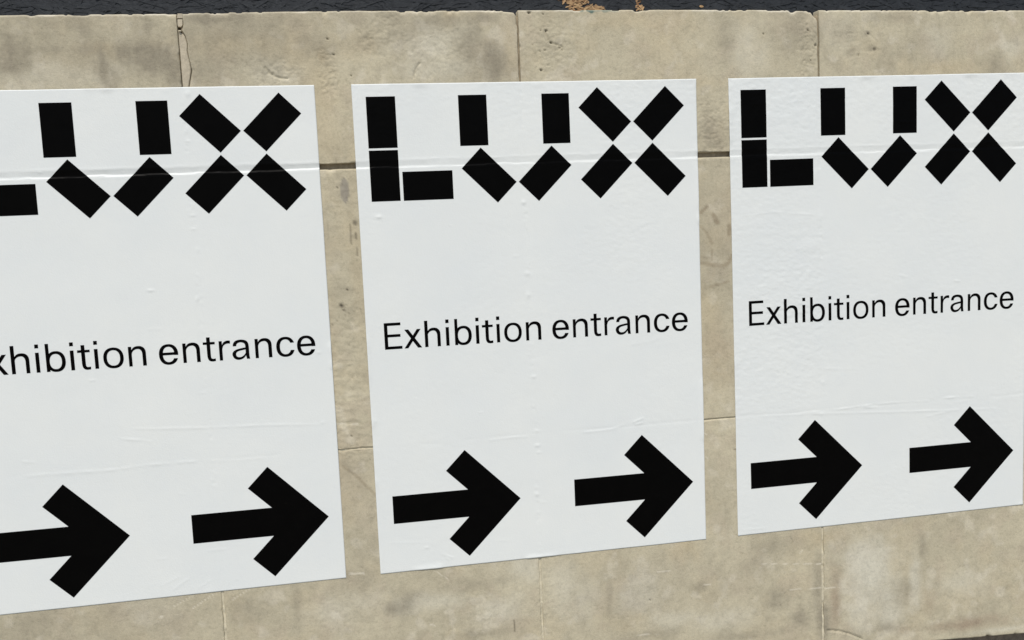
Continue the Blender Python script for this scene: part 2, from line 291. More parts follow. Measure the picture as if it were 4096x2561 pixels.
# ------------------------------------------------------------------ the stone wall
TOPV, GR0, GR1, LJ, BOT = -1.392, 1.513, 1.622, 7.235, 12.95
wall = thing('stone_wall', (0, 0, 0), 'long weathered cream limestone block wall behind the three white posters', 'wall')
def interp(x, pts):
    return np.interp(x, [p[0] for p in pts], [p[1] for p in pts])
def stone_block(uL, uR, vT, vB, step, seed, r=(.0022, .0022, .0022, .0022), depth=.20, ytop=0, vtop_chip_highlight=False):
    """uL,uR: functions of v; vT,vB: functions of u. r = arris radius at left,right,top,bottom (m)"""
    l0, r0 = float(np.mean(uL(np.array([vmid(vT, vB)])))), float(np.mean(uR(np.array([vmid(vT, vB)]))))
    t0, b0 = float(vT(np.array([(l0+r0)/2]))[0]), float(vB(np.array([(l0+r0)/2]))[0])
    def axis(w):
        n = int(w/step); e = np.array([0, .004, .010, .018, .028, .042])/w
        return np.r_[e, np.linspace(.055/w, 1-.055/w, n), 1-e[::-1]]
    s = axis(r0-l0)[None, :]; t = axis(b0-t0)[:, None]
    v = t0+(b0-t0)*(t+0*s)
    u = uL(v)+(uR(v)-uL(v))*s
    vt, vb = vT(u), vB(u); v = vt+(vb-vt)*t
    u = uL(v)+(uR(v)-uL(v))*s
    ed = [(u-uL(v))*U, (uR(v)-u)*U, (v-vt)*U, (vb-v)*U]
    y = relief(u, v)+ytop
    for k in range(4):
        ln = v if k < 2 else u
        rad = r[k](u, v) if callable(r[k]) else r[k]*(.6+.9*fbm(ln*3+9*k, ln*0+seed, 41, 4)+2.2*sm(.63, .78, fbm(ln*4.5+5*k, ln*0+seed*3, 43, 3)))
        d = np.clip(rad-ed[k], 0, None); y = y+rad-np.sqrt(np.clip(rad*rad-d*d, 0, None))*1.0
    col = tint(u, v, seed)
    if vtop_chip_highlight:      # painted highlight along the upper arris, with pale fresh stone at chips
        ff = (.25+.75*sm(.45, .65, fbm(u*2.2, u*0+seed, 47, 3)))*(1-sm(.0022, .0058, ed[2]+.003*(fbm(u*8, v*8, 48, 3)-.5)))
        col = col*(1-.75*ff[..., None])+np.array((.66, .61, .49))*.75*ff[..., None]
    nr, nc = u.shape
    V = np.stack([u*U, y, Z0-v*U], -1).reshape(-1, 3)
    F = gridF(nr, nc).tolist()
    ring = list(range(nc))+[i*nc+nc-1 for i in range(1, nr)]+[(nr-1)*nc+i for i in range(nc-2, -1, -1)]+[i*nc for i in range(nr-2, 0, -1)]
    n0 = len(V); B = V[ring].copy(); B[:, 1] = depth
    V = np.r_[V, B]; m = len(ring)
    F += [(ring[i], ring[(i+1) % m], n0+(i+1) % m, n0+i) for i in range(m)]
    F.append(tuple(n0+i for i in range(m))[::-1])
    o = mesh_obj('stone_block', V, F, STONE, wall)
    a = o.data.attributes.new('tint', 'FLOAT_COLOR', 'POINT')
    C = np.r_[col.reshape(-1, 3), col.reshape(-1, 3)[ring]]
    a.data.foreach_set('color', np.c_[C, np.ones(len(C))].ravel())
    return o
def vmid(vT, vB):
    z = np.array([0.0]); return float((vT(z)[0]+vB(z)[0])/2)
def const(c, amp=0, f=3, seed=0):
    return (lambda x: np.full(np.shape(x), float(c))+amp*(fbm(np.asarray(x, float)*f, np.asarray(x, float)*0+seed, 200, 4)-.5))

def bottom_edge(k): return lambda u: const(BOT, .03, 1.6, k+19)(u)+np.clip(.050*(np.asarray(u, float)-12.7), 0, .4)
J = [-16.16, -9.65, -3.150, 3.362, 9.862, 16.37, 22.87]      # vertical joints, all courses line up
# cap course: chipped upper edge
NOTCH = [(8.261, -1.404),(9.102, -1.397),(9.181, -1.384),(9.254, -1.347),(9.311, -1.352),(9.391, -1.392),(9.612, -1.396),(9.658, -1.362),(9.709, -1.356),(9.754, -1.298),(9.817, -1.246),(9.868, -1.194)]
NOTCHD = [(9.828, -1.287),(9.863, -1.339),(9.892, -1.388),(10.013, -1.392)]
ENDB = [(2.962, -1.400),(3.053, -1.395),(3.087, -1.378),(3.214, -1.370),(3.295, -1.360),(3.333, -1.322)]
BEGC = [(3.345, -1.360),(3.377, -1.389),(3.444, -1.404),(3.623, -1.408)]
EDGE = [(-30, -1.36)]+[(-6.221, -1.338), (-4.896, -1.348), (-3.177, -1.356), (-3.086, -1.368), (-1.581, -1.387), (-0.102, -1.402), (2.9, -1.405), (6.833, -1.407), (9.612, -1.395), (14.736, -1.378), (30, -1.36)]
def top_edge(extra=None):
    def f(u):
        u = np.asarray(u, float); base = interp(u, EDGE)
        ch = .022*sm(.60, .70, fbm(u*2.6, u*0+3.3, 301, 3))+.020*sm(.66, .74, fbm(u*6.5, u*0+8.3, 305, 2))+.008*(fbm(u*11, u*0+1.3, 303, 3)-.5)
        base = base+ch*.8
        if extra is not None:
            m = (u > extra[0][0]) & (u < extra[-1][0]+.2); base = np.where(m, np.maximum(interp(u, extra), base), base)
        return base
    return f
CRACK = [(-1.5, (-3.149, -1.359)[0]+.13), ((-3.084, -1.043)[1], (-3.084, -1.043)[0]), ((-3.024, -0.946)[1], (-3.024, -0.946)[0]), ((-2.995, -0.794)[1], (-2.995, -0.794)[0]), ((-3.008, -0.679)[1], (-3.008, -0.679)[0]), ((-2.992, -0.541)[1], (-2.992, -0.541)[0]), ((-2.972, -0.448)[1], (-2.972, -0.448)[0]), ((-2.961, -0.295)[1], (-2.961, -0.295)[0]), ((-2.994, -0.157)[1], (-2.994, -0.157)[0]), ((-3.034, 0.005)[1], (-3.034, 0.005)[0]), (1.6, -3.02)]
CRACK[0] = (-1.5, (-3.057, -1.326)[0]); CRACK.insert(1, ((-3.045, -1.258)[1], (-3.045, -1.258)[0])); CRACK.insert(2, ((-3.045, -1.143)[1], (-3.045, -1.143)[0]))
def crack(v):
    v = np.asarray(v, float); return interp(v, CRACK)+.013*(fbm(v*7, v*0, 321, 4)-.5)
def ragged(c, a=.018, seed=0):
    return lambda v: c+a*(fbm(np.asarray(v, float)*5, np.asarray(v, float)*0+seed, 331+seed, 4)-.5)
def cornerR(u, v):      # block whose upper right corner is broken away: wide fractured slope
    return .0036*(.6+.9*fbm(u*3, u*0, 41, 4))+.0075*sm(9.50, 9.60, u)*(.6+.8*fbm(u*9, v*9, 45, 3))+.004*sm(.05, 0, np.abs(u-9.28)-.05)
def cornerA(u, v):
    return .0040*(.6+.9*fbm(u*3, u*0, 41, 4))+.006*sm(-3.36, -3.28, u)*(.6+.8*fbm(u*9, v*9, 45, 3))+.0018*sm(.64, .78, fbm(u*4.5, u*0+5, 43, 3))
caps = [(ragged(J[0]+.02), ragged(J[1]-.02, .018, 1), top_edge(), .08, 11), (ragged(J[1]+.02), lambda v: ragged(J[2]-.012, .012, 2)(v), top_edge(), .024, 12), (crack, ragged(J[3]-.016, .028, 3), top_edge(ENDB), .022, 13),
        (ragged(J[3]+.016, .014, 4), ragged(J[4]-.014, .02, 5), top_edge(NOTCH), .022, 14), (ragged(J[4]+.022, .012, 6), ragged(J[5]-.02, .018, 7), top_edge(), .024, 15), (ragged(J[5]+.02), ragged(J[6]-.02), top_edge(), .08, 16)]
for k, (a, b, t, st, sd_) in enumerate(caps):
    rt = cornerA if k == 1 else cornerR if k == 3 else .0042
    stone_block(a, b, t, const(GR0, .014, 3, k), st, sd_, r=(.0022, .0022, rt, .0018), vtop_chip_highlight=True)
for k in range(6):
    far = k in (0, 5)
    stone_block(ragged(J[k]+.018, .02, k+20), ragged(J[k+1]-.018, .02, k+30), const(GR1, .016, 2.5, k+5), const(LJ-.010, .012, 3, k+9), .09 if far else .034, 30+k, r=(.002, .002, .0046, .0016))
    stone_block(ragged(J[k]+.024, .03, k+40), ragged(J[k+1]-.024, .03, k+50), const(LJ+.010, .012, 3, k+15), bottom_edge(k), .09 if far else .030, 50+k, r=(.002, .002, .0034, .0040))
def slab(name, u0, u1, v0, v1, y0, y1, m):
    V, F = box(u0*U, u1*U, y0, y1, Z0-v1*U, Z0-v0*U); return mesh_obj(name, V, F, m, wall, smooth=False)
def strip(name, uf, v0, v1, w, y, m, amp=.0008, seed=0, skip=0):
    """upright mortar joint with an uneven face"""
    v = np.linspace(v0, v1, int((v1-v0)/.025))[:, None]; s = np.linspace(-1, 1, 5)[None, :]
    uu = uf+s*w/2+.012*(fbm(v*4, v*0+seed, 401, 4)-.5); vv = v+0*s
    yy = y+amp*2*(fbm(uu*14, vv*6, 403+seed, 4)-.4)+skip*sm(.6, .72, fbm(vv*3, vv*0+seed, 407, 3))
    V = np.stack([uu*U, yy, Z0-vv*U], -1).reshape(-1, 3); n = len(V); nr, nc = uu.shape
    B = V.copy(); B[:, 1] = .17
    F = gridF(nr, nc).tolist()+[(i, i+1, n+i+1, n+i) for i in range(nc-1)]+[((nr-1)*nc+i+1, (nr-1)*nc+i, n+(nr-1)*nc+i, n+(nr-1)*nc+i+1) for i in range(nc-1)]
    F += [((i+1)*nc, i*nc, n+i*nc, n+(i+1)*nc) for i in range(nr-1)]+[(i*nc+nc-1, (i+1)*nc+nc-1, n+(i+1)*nc+nc-1, n+i*nc+nc-1) for i in range(nr-1)]
    return mesh_obj(name, np.r_[V, B], F, m, wall)
for k, j in enumerate(J[1:-1]):
    strip('mortar_joint', j+(.10 if k == 1 else 0), TOPV+.10, GR0-.02, .05 if k != 1 else .09, (.012, .006, .009, .008, .01)[k], MORTAR_DARK, .002, k)
    strip('mortar_joint', j, GR1+.03, LJ-.02, .055, .0036, MORTAR_PALE, .0008, k+10)
    strip('mortar_joint', j, LJ+.02, BOT-.01, .075, .0030, MORTAR_PALE, .0008, k+20, .002)
slab('mortar_bed', J[0], J[-1], GR0-.02, GR1+.03, .0135, .16, MORTAR_DARK)
slab('mortar_bed', J[0], J[-1], LJ-.03, LJ+.03, .0040, .16, MORTAR_PALE)
slab('mortar_bed', J[0], J[-1], BOT-.02, BOT+.06, .055, .16, MORTAR_DARK)
slab('wall_core', J[0]+.1, J[-1]-.1, TOPV+.15, BOT-.05, .171, .42, MORTAR_DARK)
for k in range(6):      # set-back plinth course under the blocks
    V, F = box((J[k]+.05)*U, (J[k+1]-.05)*U, .042, .40, 0.0, Z0-(BOT+.055)*U)
    mesh_obj('plinth_block', V, F, PLINTH, wall, smooth=False)
# repair mortar beside the cracked joint, and the loose plug above it
def patch():
    v = np.linspace((-3.119, -1.048)[1], GR0-.03, 90)[:, None]; s = np.linspace(0, 1, 14)[None, :]
    L = interp(v, [((-3.164, -1.048)[1], (-3.151, -1.048)[0]), ((-3.157, -0.566)[1], (-3.148, -0.565)[0]), ((-3.146, -0.001)[1], (-3.146, -0.001)[0]), (1.6, -3.13)]); Rr = crack(v)-.003-.013*fbm(v*4, v*0, 419, 3)
    top = sm(0, .10, v-v[0]); mid = (L+Rr)/2-.03; L = mid+(L-mid)*(.45+.55*top); Rr = mid+(Rr-mid)*(.35+.65*top)
    u = L+(Rr-L)*s+.006*(fbm(v*9, s*3, 411, 3)-.5); vv = v+0*s
    e = np.minimum(np.minimum(s, 1-s)*(Rr-L), (v-v[0]+.004))*U
    y = .0016+.0016*fbm(u*9, vv*9, 413, 4)+np.clip(.0022-e, 0, None)**2/.0044*1.6
    nr, nc = u.shape; V = np.stack([u*U, y, Z0-vv*U], -1).reshape(-1, 3); n = len(V)
    ring = list(range(nc))+[i*nc+nc-1 for i in range(1, nr)]+[(nr-1)*nc+i for i in range(nc-2, -1, -1)]+[i*nc for i in range(nr-2, 0, -1)]
    B = V[ring].copy(); B[:, 1] = .03; m = len(ring)
    F = gridF(nr, nc).tolist()+[(ring[i], ring[(i+1) % m], n+(i+1) % m, n+i) for i in range(m)]
    o = mesh_obj('mortar_patch', np.r_[V, B], F, PATCH, wall); o['label'] = 'pinkish repair mortar strip beside the crack'
patch()
def prism(name, pts, y0, y1, m, root, jit=0):
    n = len(pts); V = [(u*U, y0, Z0-v*U) for u, v in pts]+[(u*U, y1, Z0-v*U) for u, v in pts]
    cu = sum(p[0] for p in pts)/n; cv = sum(p[1] for p in pts)/n
    for i in range(n):      # small bevel
        u, v = pts[i]; V.append(((u+(cu-u)*.12)*U, y0-.0012, Z0-(v+(cv-v)*.12)*U))
    F = [tuple(range(2*n, 3*n))[::-1]]+[(2*n+i, 2*n+(i+1) % n, (i+1) % n, i)[::-1] for i in range(n)]+[(i, (i+1) % n, n+(i+1) % n, n+i)[::-1] for i in range(n)]
    return mesh_obj(name, V, F, m, root, smooth=False)
prism('mortar_plug', [(-3.146, -1.260),(-3.049, -1.260),(-3.060, -1.148),(-3.088, -1.112),(-3.146, -1.116),(-3.156, -1.162)], .0042, .10, PATCH, wall)
prism('mortar_plug', [(-3.136, -1.359),(-3.046, -1.358),(-3.046, -1.269),(-3.152, -1.270)], .0030, .10, PATCH, wall)
prism('stone_chip', [(-3.142, -1.048),(-3.084, -1.047),(-3.094, -1.025),(-3.139, -1.029)], -.0008, .02, MORTAR_PALE, wall)

# ------------------------------------------------------------------ pavement
V, F = box(-60, 60, -80, 40, -.3, 0); pv = mesh_obj('pavement', V, F, PAVE, None, smooth=False); pv['kind'] = 'structure'

# ------------------------------------------------------------------ painted chipboard hoarding above the wall
YB = .030
hoard = thing('chipboard_hoarding', (0, YB, Z0-TOPV*U-.03), 'charcoal painted chipboard hoarding with bare splintered wood, standing on the stone wall', 'hoarding')
SEAM = (6.366, -1.497)[0]
zb0, zb1 = Z0-(TOPV+.25)*U, Z0+.75
for k, (a, b) in enumerate([(SEAM-20.42, SEAM-.012), (SEAM+.012, SEAM+20.42)]):
    V, F = box(a*U, b*U, YB+.003, YB+.021, zb0, zb1); mesh_obj('board', V, F, BOARD, hoard, smooth=False)
V, F = box((SEAM-20)*U, (SEAM+20)*U, YB+.022, YB+.072, zb1-.09, zb1-.04); mesh_obj('rail', V, F, BOARD, hoard, smooth=False)
V, F = box((SEAM-20)*U, (SEAM+20)*U, YB+.022, YB+.072, zb0+.2, zb0+.25); mesh_obj('rail', V, F, BOARD, hoard, smooth=False)
def strand(u, v, ln, w, ang, y, th=.0009):
    """a thin pressed wood flake with pointed, uneven ends; returns verts, faces"""
    c, s = math.cos(ang), math.sin(ang); k = random.uniform(.1, .9)
    out = [(-ln/2, -w/2*random.uniform(.2, 1)), (-ln*.2, -w/2), (ln*.3, -w/2*random.uniform(.7, 1)), (ln/2, -w/2*random.uniform(0, .8)), (ln/2*random.uniform(.8, 1), w/2*random.uniform(.2, .9)), (ln*.1, w/2), (-ln*.35, w/2*random.uniform(.6, 1))]
    tx, tz = random.uniform(-.006, .006), random.uniform(-.03, .03)
    V = []
    for yy in (0, th):
        for a, b in out:
            x = a*c-b*s; z = a*s+b*c
            V.append((u*U+x, y+yy+tx*a+tz*b, Z0-v*U+z))
    n = 7
    return V, [tuple(range(n))]+[tuple(range(2*n-1, n-1, -1))]+[(i, n+i, n+(i+1) % n, (i+1) % n) for i in range(n)]
BARE = [([(4.252, -1.744),(4.349, -1.578),(4.500, -1.451),(4.603, -1.421),(4.916, -1.430),(5.179, -1.440),(5.223, -1.489),(5.078, -1.548),(4.897, -1.622),(4.823, -1.745)], 1), ([(5.866, -1.746),(5.887, -1.587),(5.932, -1.468),(6.081, -1.458),(6.064, -1.597),(6.036, -1.746)], 1), ([(7.316, -1.542),(7.315, -1.521),(7.392, -1.521),(7.392, -1.541)], 1)]
def inside(u, v, poly):
    c = False; n = len(poly)
    for i in range(n):
        (x0, y0), (x1, y1) = poly[i], poly[i-1]
        if (y0 > v) != (y1 > v) and u < (x1-x0)*(v-y0)/(y1-y0)+x0: c = not c
    return c
AV, AF, BV, BF, BS = [], [], [], [], []
def add(Vl, Fl, V, F):
    n = len(Vl); Vl.extend(V); Fl.extend([tuple(i+n for i in f) for f in F])
for i in range(5200):
    u = random.uniform(-13, 21); v = -1.2-random.random()**1.6*5.8
    if i < 1700: u = random.uniform(-7.5, 16); v = random.uniform(-1.9, -1.15)
    if any(inside(u, v, p) for p, _ in BARE): continue
    V, F = strand(u, v, random.uniform(.02, .085), random.uniform(.002, .012), random.gauss(0, .42), YB+.003-random.uniform(.0002, .0022)); add(AV, AF, V, F)
mesh_obj('painted_wood_flakes', AV, AF, BOARD, hoard, smooth=False, kind='stuff')
for p, _ in BARE:
    us = [q[0] for q in p]; vs = [q[1] for q in p]; area = (max(us)-min(us))*(max(vs)-min(vs)); n = 0; want = int(10+area*360)
    for t in range(20000):
        if n >= want: break
        u = random.uniform(min(us), max(us)); v = random.uniform(min(vs), max(vs))
        if not inside(u, v, p): continue
        ln = min(random.uniform(.006, .024), .45*(max(us)-min(us))*U); ang = random.gauss(.25, .55)
        V, F = strand(u, v, ln, random.uniform(.0018, .0062), ang, YB+.003-random.uniform(.0008, .0034), .0006); add(BV, BF, V, F); BS += [random.random()**.8]*14; n += 1
sp = mesh_obj('bare_wood_flakes', BV, BF, WOOD, hoard, smooth=False, kind='stuff'); sp['label'] = 'torn bare tan wood flakes showing through the charcoal paint'
at = sp.data.attributes.new('shade', 'FLOAT', 'POINT'); at.data.foreach_set('value', BS)

# ------------------------------------------------------------------ posters
PW, PH = 7.095, 9.911
w = .5714
S2 = math.sqrt(2)
def rect(x, y, a, b): return [(x, y), (x+a, y), (x+a, y+b), (x, y+b)]
def bar(cx, cy, down):
    d = (1/S2, 1/S2); e = (1/S2, -1/S2)
    if not down: d, e = e, d
    return [(cx+i*.5*d[0]+j*w/2*e[0], cy+i*.5*d[1]+j*w/2*e[1]) for i, j in ((-1, -1), (-1, 1), (1, 1), (1, -1))]
LET_L = [rect(.2658, .2422, w, 1), rect(.2658, 1.2859, w, 1), rect(.8999, 1.7179, 1, w)]
LET_U = [rect(2.0852, .2422, w, 1), rect(3.7856, .2422, w, 1), bar(2.647, 1.8401, True), bar(3.8043, 1.8401, False)]
LET_X = [bar(5.1055, .6867, True), bar(6.2600, .6867, False), bar(5.1060, 1.8394, False), bar(6.2610, 1.8394, True)]
def arrow(x0, tip, y=8.5837, aw=.5827, am=.5743, arm=1.6028):
    A = arm/S2; k = am/S2; xi = tip-am*S2-aw/2
    return [(tip, y), (tip-A, y-A), (tip-A-k, y-A+k), (xi, y-aw/2), (x0, y-aw/2), (x0, y+aw/2), (xi, y+aw/2), (tip-A-k, y+A-k), (tip-A, y+A)]
# the caption, drawn letter by letter as closed strips
def sell(cx, cy, rx, ry, th, n=2.25):
    c, s = math.cos(th), math.sin(th)
    return (cx+rx*math.copysign(abs(c)**(2/n), c), cy+ry*math.copysign(abs(s)**(2/n), s))
def cat(pts, n=8):
    out = []
    for i in range(len(pts)-1):
        p0 = pts[max(i-1, 0)]; p1 = pts[i]; p2 = pts[i+1]; p3 = pts[min(i+2, len(pts)-1)]
        for k in range(n):
            t = k/n
            out.append(tuple(.5*(2*p1[j]+(p2[j]-p0[j])*t+(2*p0[j]-5*p1[j]+4*p2[j]-p3[j])*t*t+(3*p1[j]-p0[j]-3*p2[j]+p3[j])*t**3) for j in (0, 1)))
    return out+[pts[-1]]
def strip_polys(A, B): return [[A[i], A[i+1], B[i+1], B[i]] for i in range(len(A)-1)]
BASE, CAP, XH = 5.254, 4.717, 4.873
def ring(cx, cy, rx, ry, ix, iy, a0=0, a1=360, b0=None, b1=None, icx=None, n=48):
    b0 = a0 if b0 is None else b0; b1 = a1 if b1 is None else b1; icx = cx if icx is None else icx
    A = [sell(cx, cy, rx, ry, math.radians(a0+(a1-a0)*i/n)) for i in range(n+1)]
    B = [sell(icx, cy, ix, iy, math.radians(b0+(b1-b0)*i/n)) for i in range(n+1)]
    return strip_polys(A, B)
def arch(x):
    q = [i/16*math.pi/2 for i in range(17)]
    A = [sell(x+.185, 4.985, .130, .119, math.pi+a, 2.2) for a in q]+[sell(x+.185, 5.005, .136, .139, 1.5*math.pi+a, 2.3) for a in q]+[(x+.321, BASE)]
    B = [sell(x+.18, 5.035, .118, .111, math.pi+a, 2.2) for a in q]+[sell(x+.18, 5.035, .074, .111, 1.5*math.pi+a, 2.2) for a in q]+[(x+.254, BASE)]
    return strip_polys(A, B)
def n_(x): return [rect(x, XH, .062, BASE-XH)]+arch(x)
def i_(x): return [rect(x, XH, .067, BASE-XH), rect(x, CAP, .067, .073)]
def t_(x):
    A = [(x, 4.783), (x, 5.10)]+cat([(x, 5.13), (x+.006, 5.19), (x+.032, 5.24), (x+.082, 5.261), (x+.154, 5.257)], 6)
    B = [(x+.068, 4.783), (x+.068, 5.10)]+cat([(x+.068, 5.13), (x+.070, 5.175), (x+.083, 5.201), (x+.108, 5.209), (x+.154, 5.204)], 6)
    return strip_polys(A, B)+[rect(x-.069, 4.877, .225, .049)]
def e_(x): return ring(x+.178, 5.0675, .178, .2015, .106, .149, 21.7, 364, 30, 365)+[rect(x+.06, 5.029, .295, .052)]
def c_(x): return ring(x+.178, 5.065, .178, .2, .107, .148, 18.4, 340.1, 25.2, 332.7)
def a_(x):
    A = cat([(x+.017, 4.99), (x+.028, 4.935), (x+.075, 4.885), (x+.165, 4.866), (x+.26, 4.884), (x+.308, 4.935), (x+.32, 5.01), (x+.32, 5.13), (x+.322, 5.19), (x+.331, BASE)])
    B = cat([(x+.083, 4.99), (x+.092, 4.952), (x+.12, 4.929), (x+.165, 4.919), (x+.218, 4.932), (x+.247, 4.962), (x+.254, 5.015), (x+.254, 5.13), (x+.257, 5.19), (x+.272, BASE)])
    C = cat([(x+.262, 5.024), (x+.175, 5.036), (x+.085, 5.056), (x+.022, 5.095), (x, 5.15), (x+.02, 5.213), (x+.062, 5.250), (x+.12, 5.262), (x+.19, 5.246), (x+.24, 5.205), (x+.262, 5.165)])
    D = cat([(x+.262, 5.064), (x+.19, 5.076), (x+.12, 5.092), (x+.083, 5.115), (x+.07, 5.15), (x+.08, 5.187), (x+.105, 5.206), (x+.14, 5.211), (x+.185, 5.200), (x+.230, 5.165), (x+.262, 5.115)])
    return strip_polys(A, B)+strip_polys(C, D)
def r_(x):
    A = cat([(x+.058, 4.96), (x+.085, 4.905), (x+.13, 4.876), (x+.175, 4.868), (x+.215, 4.873)]); B = cat([(x+.058, 5.05), (x+.080, 4.975), (x+.12, 4.940), (x+.165, 4.928), (x+.215, 4.931)])
    return [rect(x, XH, .061, BASE-XH)]+strip_polys(A, B)
def x_(x): return [[(x+.013, XH), (x+.094, XH), (x+.357, BASE), (x+.273, BASE)], [(x+.266, XH), (x+.343, XH), (x+.077, BASE), (x, BASE)]]
LETTERS = [[rect(.359, CAP, .069, BASE-CAP), rect(.359, CAP, .334, .058), rect(.359, 4.952, .323, .056), rect(.359, 5.196, .350, .058)],
 x_(.751), [rect(1.170, CAP, .067, BASE-CAP)]+arch(1.170), i_(1.602), [rect(1.784, CAP, .062, BASE-CAP)]+ring(1.962, 5.064, .171, .199, .108, .145, icx=1.957),
 i_(2.219), t_(2.418), i_(2.650), ring(2.991, 5.066, .185, .2015, .119, .149), n_(3.265),
 e_(3.823), n_(4.265), t_(4.716), r_(4.945), a_(5.189), n_(5.625), c_(6.031), e_(6.432)]

# paper grid (shared by the sheet and everything printed on it)
STEP = .020
GU = np.linspace(0, PW, int(PW/STEP)+1)
GV = np.unique(np.round(np.r_[np.linspace(0, 1.46, 73), np.linspace(1.46, 1.72, 27), np.linspace(1.72, PH, 405)], 5))
def print_mesh(polys):
    """cut the polygons along the paper's own grid so that the ink follows every crease"""
    verts, faces, edges = [], [], []
    for p in polys:
        if sum(p[i-1][0]*p[i][1]-p[i][0]*p[i-1][1] for i in range(len(p))) < 0: p = p[::-1]
        n = len(verts); m = len(p); verts += [Vector(q) for q in p]; edges += [(n+i, n+(i+1) % m) for i in range(m)]
    us = [q.x for q in verts]; vs = [q.y for q in verts]; u0, u1, v0, v1 = min(us), max(us), min(vs), max(vs)
    for g in GU:
        if u0 < g < u1: n = len(verts); verts += [Vector((g, v0-.01)), Vector((g, v1+.01))]; edges.append((n, n+1))
    for g in GV:
        if v0 < g < v1: n = len(verts); verts += [Vector((u0-.01, g)), Vector((u1+.01, g))]; edges.append((n, n+1))
    r = delaunay_2d_cdt(verts, edges, [], 0, 1e-6)
    X = np.array([q[:] for q in r[0]]); T = np.array(r[2]); C = X[T].mean(1); ins = np.zeros(len(T), bool)
    for p in polys:
        a = np.array(p); sel = np.where((C[:, 0] > a[:, 0].min()) & (C[:, 0] < a[:, 0].max()) & (C[:, 1] > a[:, 1].min()) & (C[:, 1] < a[:, 1].max()))[0]
        q = C[sel]; c = np.zeros(len(sel), bool)
        for i in range(len(p)):
            (x0, y0), (x1, y1) = p[i], p[i-1]
            if y0 != y1: c ^= ((y0 > q[:, 1]) != (y1 > q[:, 1])) & (q[:, 0] < (x1-x0)*(q[:, 1]-y0)/(y1-y0)+x0)
        ins[sel] |= c
    F = T[ins].tolist()
    used = sorted({i for f in F for i in f}); mp = {a: b for b, a in enumerate(used)}
    return np.array([r[0][i][:] for i in used]), [[mp[i] for i in f] for f in F]
PRINTS = [('block_letter', print_mesh(LET_L)), ('block_letter', print_mesh(LET_U)), ('block_letter', print_mesh(LET_X)),
          ('arrow_print', print_mesh([arrow(.3312, 2.9987)])), ('arrow_print', print_mesh([arrow(4.17, 6.8255)])), *[('caption_letter', print_mesh(q)) for q in LETTERS]]

# ridges and folds in the pasted paper: (points, half width, height in m)
WR = {0: [([(-4.598, 6.476),(-3.325, 6.561),(-2.041, 6.606),(-0.972, 6.677)],.022,.00035),([(-6.651, 7.232),(-5.144, 7.251),(-4.126, 7.213),(-2.086, 7.263)],.030,.00045),([(-4.819, 6.651),(-4.456, 6.711),(-4.252, 6.758)],.018,.0004),([(-6.625, 6.946),(-6.362, 6.984)],.02,.0003),
  ([(-4.093, 9.777),(-3.743, 9.559)],.016,.0003),([(-3.619, 9.806),(-3.343, 9.645)],.016,.0004),([(-3.015, 9.771),(-2.813, 9.664)],.014,.00035),([(-4.321, 9.674),(-3.930, 9.512)],.02,.0002),([(-4.371, 9.120),(-4.160, 9.127)],.012,.0003),([(-3.370, 9.048),(-3.010, 9.051)],.012,.0003),([(-4.144, 4.561),(-3.869, 4.563)],.016,.0002),
  ([(-5.288, 5.478),(-5.152, 5.473)],.014,.00035),([(-3.584, 6.256),(-3.349, 6.250)],.014,.0002),([(-3.319, 5.854),(-3.132, 5.878)],.015,.0003),([(-3.847, 7.837),(-3.660, 7.860)],.012,.0002)],
 1: [([(2.370, 7.293),(2.831, 7.268),(3.230, 7.281)],.022,.00035),([(4.390, 7.291),(4.993, 7.276),(5.327, 7.206)],.018,.0004),([(5.495, 7.165),(5.748, 7.088)],.024,.0007),([(5.549, 7.224),(5.728, 7.184)],.018,.0006),([(5.492, 5.483),(5.935, 5.459),(6.159, 5.377)],.03,.0003),([(1.270, 9.610),(1.527, 9.729)],.016,.0005),
  ([(1.344, 9.699),(1.446, 9.764)],.012,.0003),([(0.177, 9.263),(1.050, 9.344)],.008,.0002),([(1.105, 9.781),(1.284, 9.865)],.014,.0004),([(3.411, 8.720),(3.628, 8.724)],.02,.0003),([(3.381, 5.592),(3.224, 5.529)],.02,.0002),([(2.387, 9.447),(2.787, 9.473)],.010,.0002),([(2.199, 6.698),(2.304, 6.685)],.014,.0004)],
 2: [([(8.400, 7.255),(9.521, 7.300),(11.768, 7.426),(14.364, 7.555)],.016,.00045),([(9.343, 7.257),(9.820, 7.261)],.016,.0005),([(10.120, 7.257),(10.665, 7.231),(11.153, 7.212)],.018,.0008),([(10.786, 7.252),(11.214, 7.274)],.014,.0006),([(11.153, 7.212),(11.521, 7.207),(12.515, 7.231)],.014,.0005),([(12.829, 7.198),(13.271, 7.196)],.014,.0006),([(13.399, 7.212),(13.653, 7.220)],.012,.0004),
  ([(12.392, 7.597),(12.831, 7.539),(13.084, 7.489)],.014,.0004),([(7.958, 2.899),(8.758, 2.825),(9.859, 2.933)],.014,.0003),([(9.532, 6.281),(10.669, 6.372)],.010,.0002),([(11.705, 4.322),(11.949, 4.390)],.012,.0003),([(11.703, 0.979),(12.124, 1.004)],.022,.0006),([(13.093, 4.529),(13.262, 4.555)],.012,.0005),([(7.887, 9.791),(8.536, 9.800)],.01,.0002),([(7.885, 9.865),(8.239, 9.861)],.008,.0002)]}
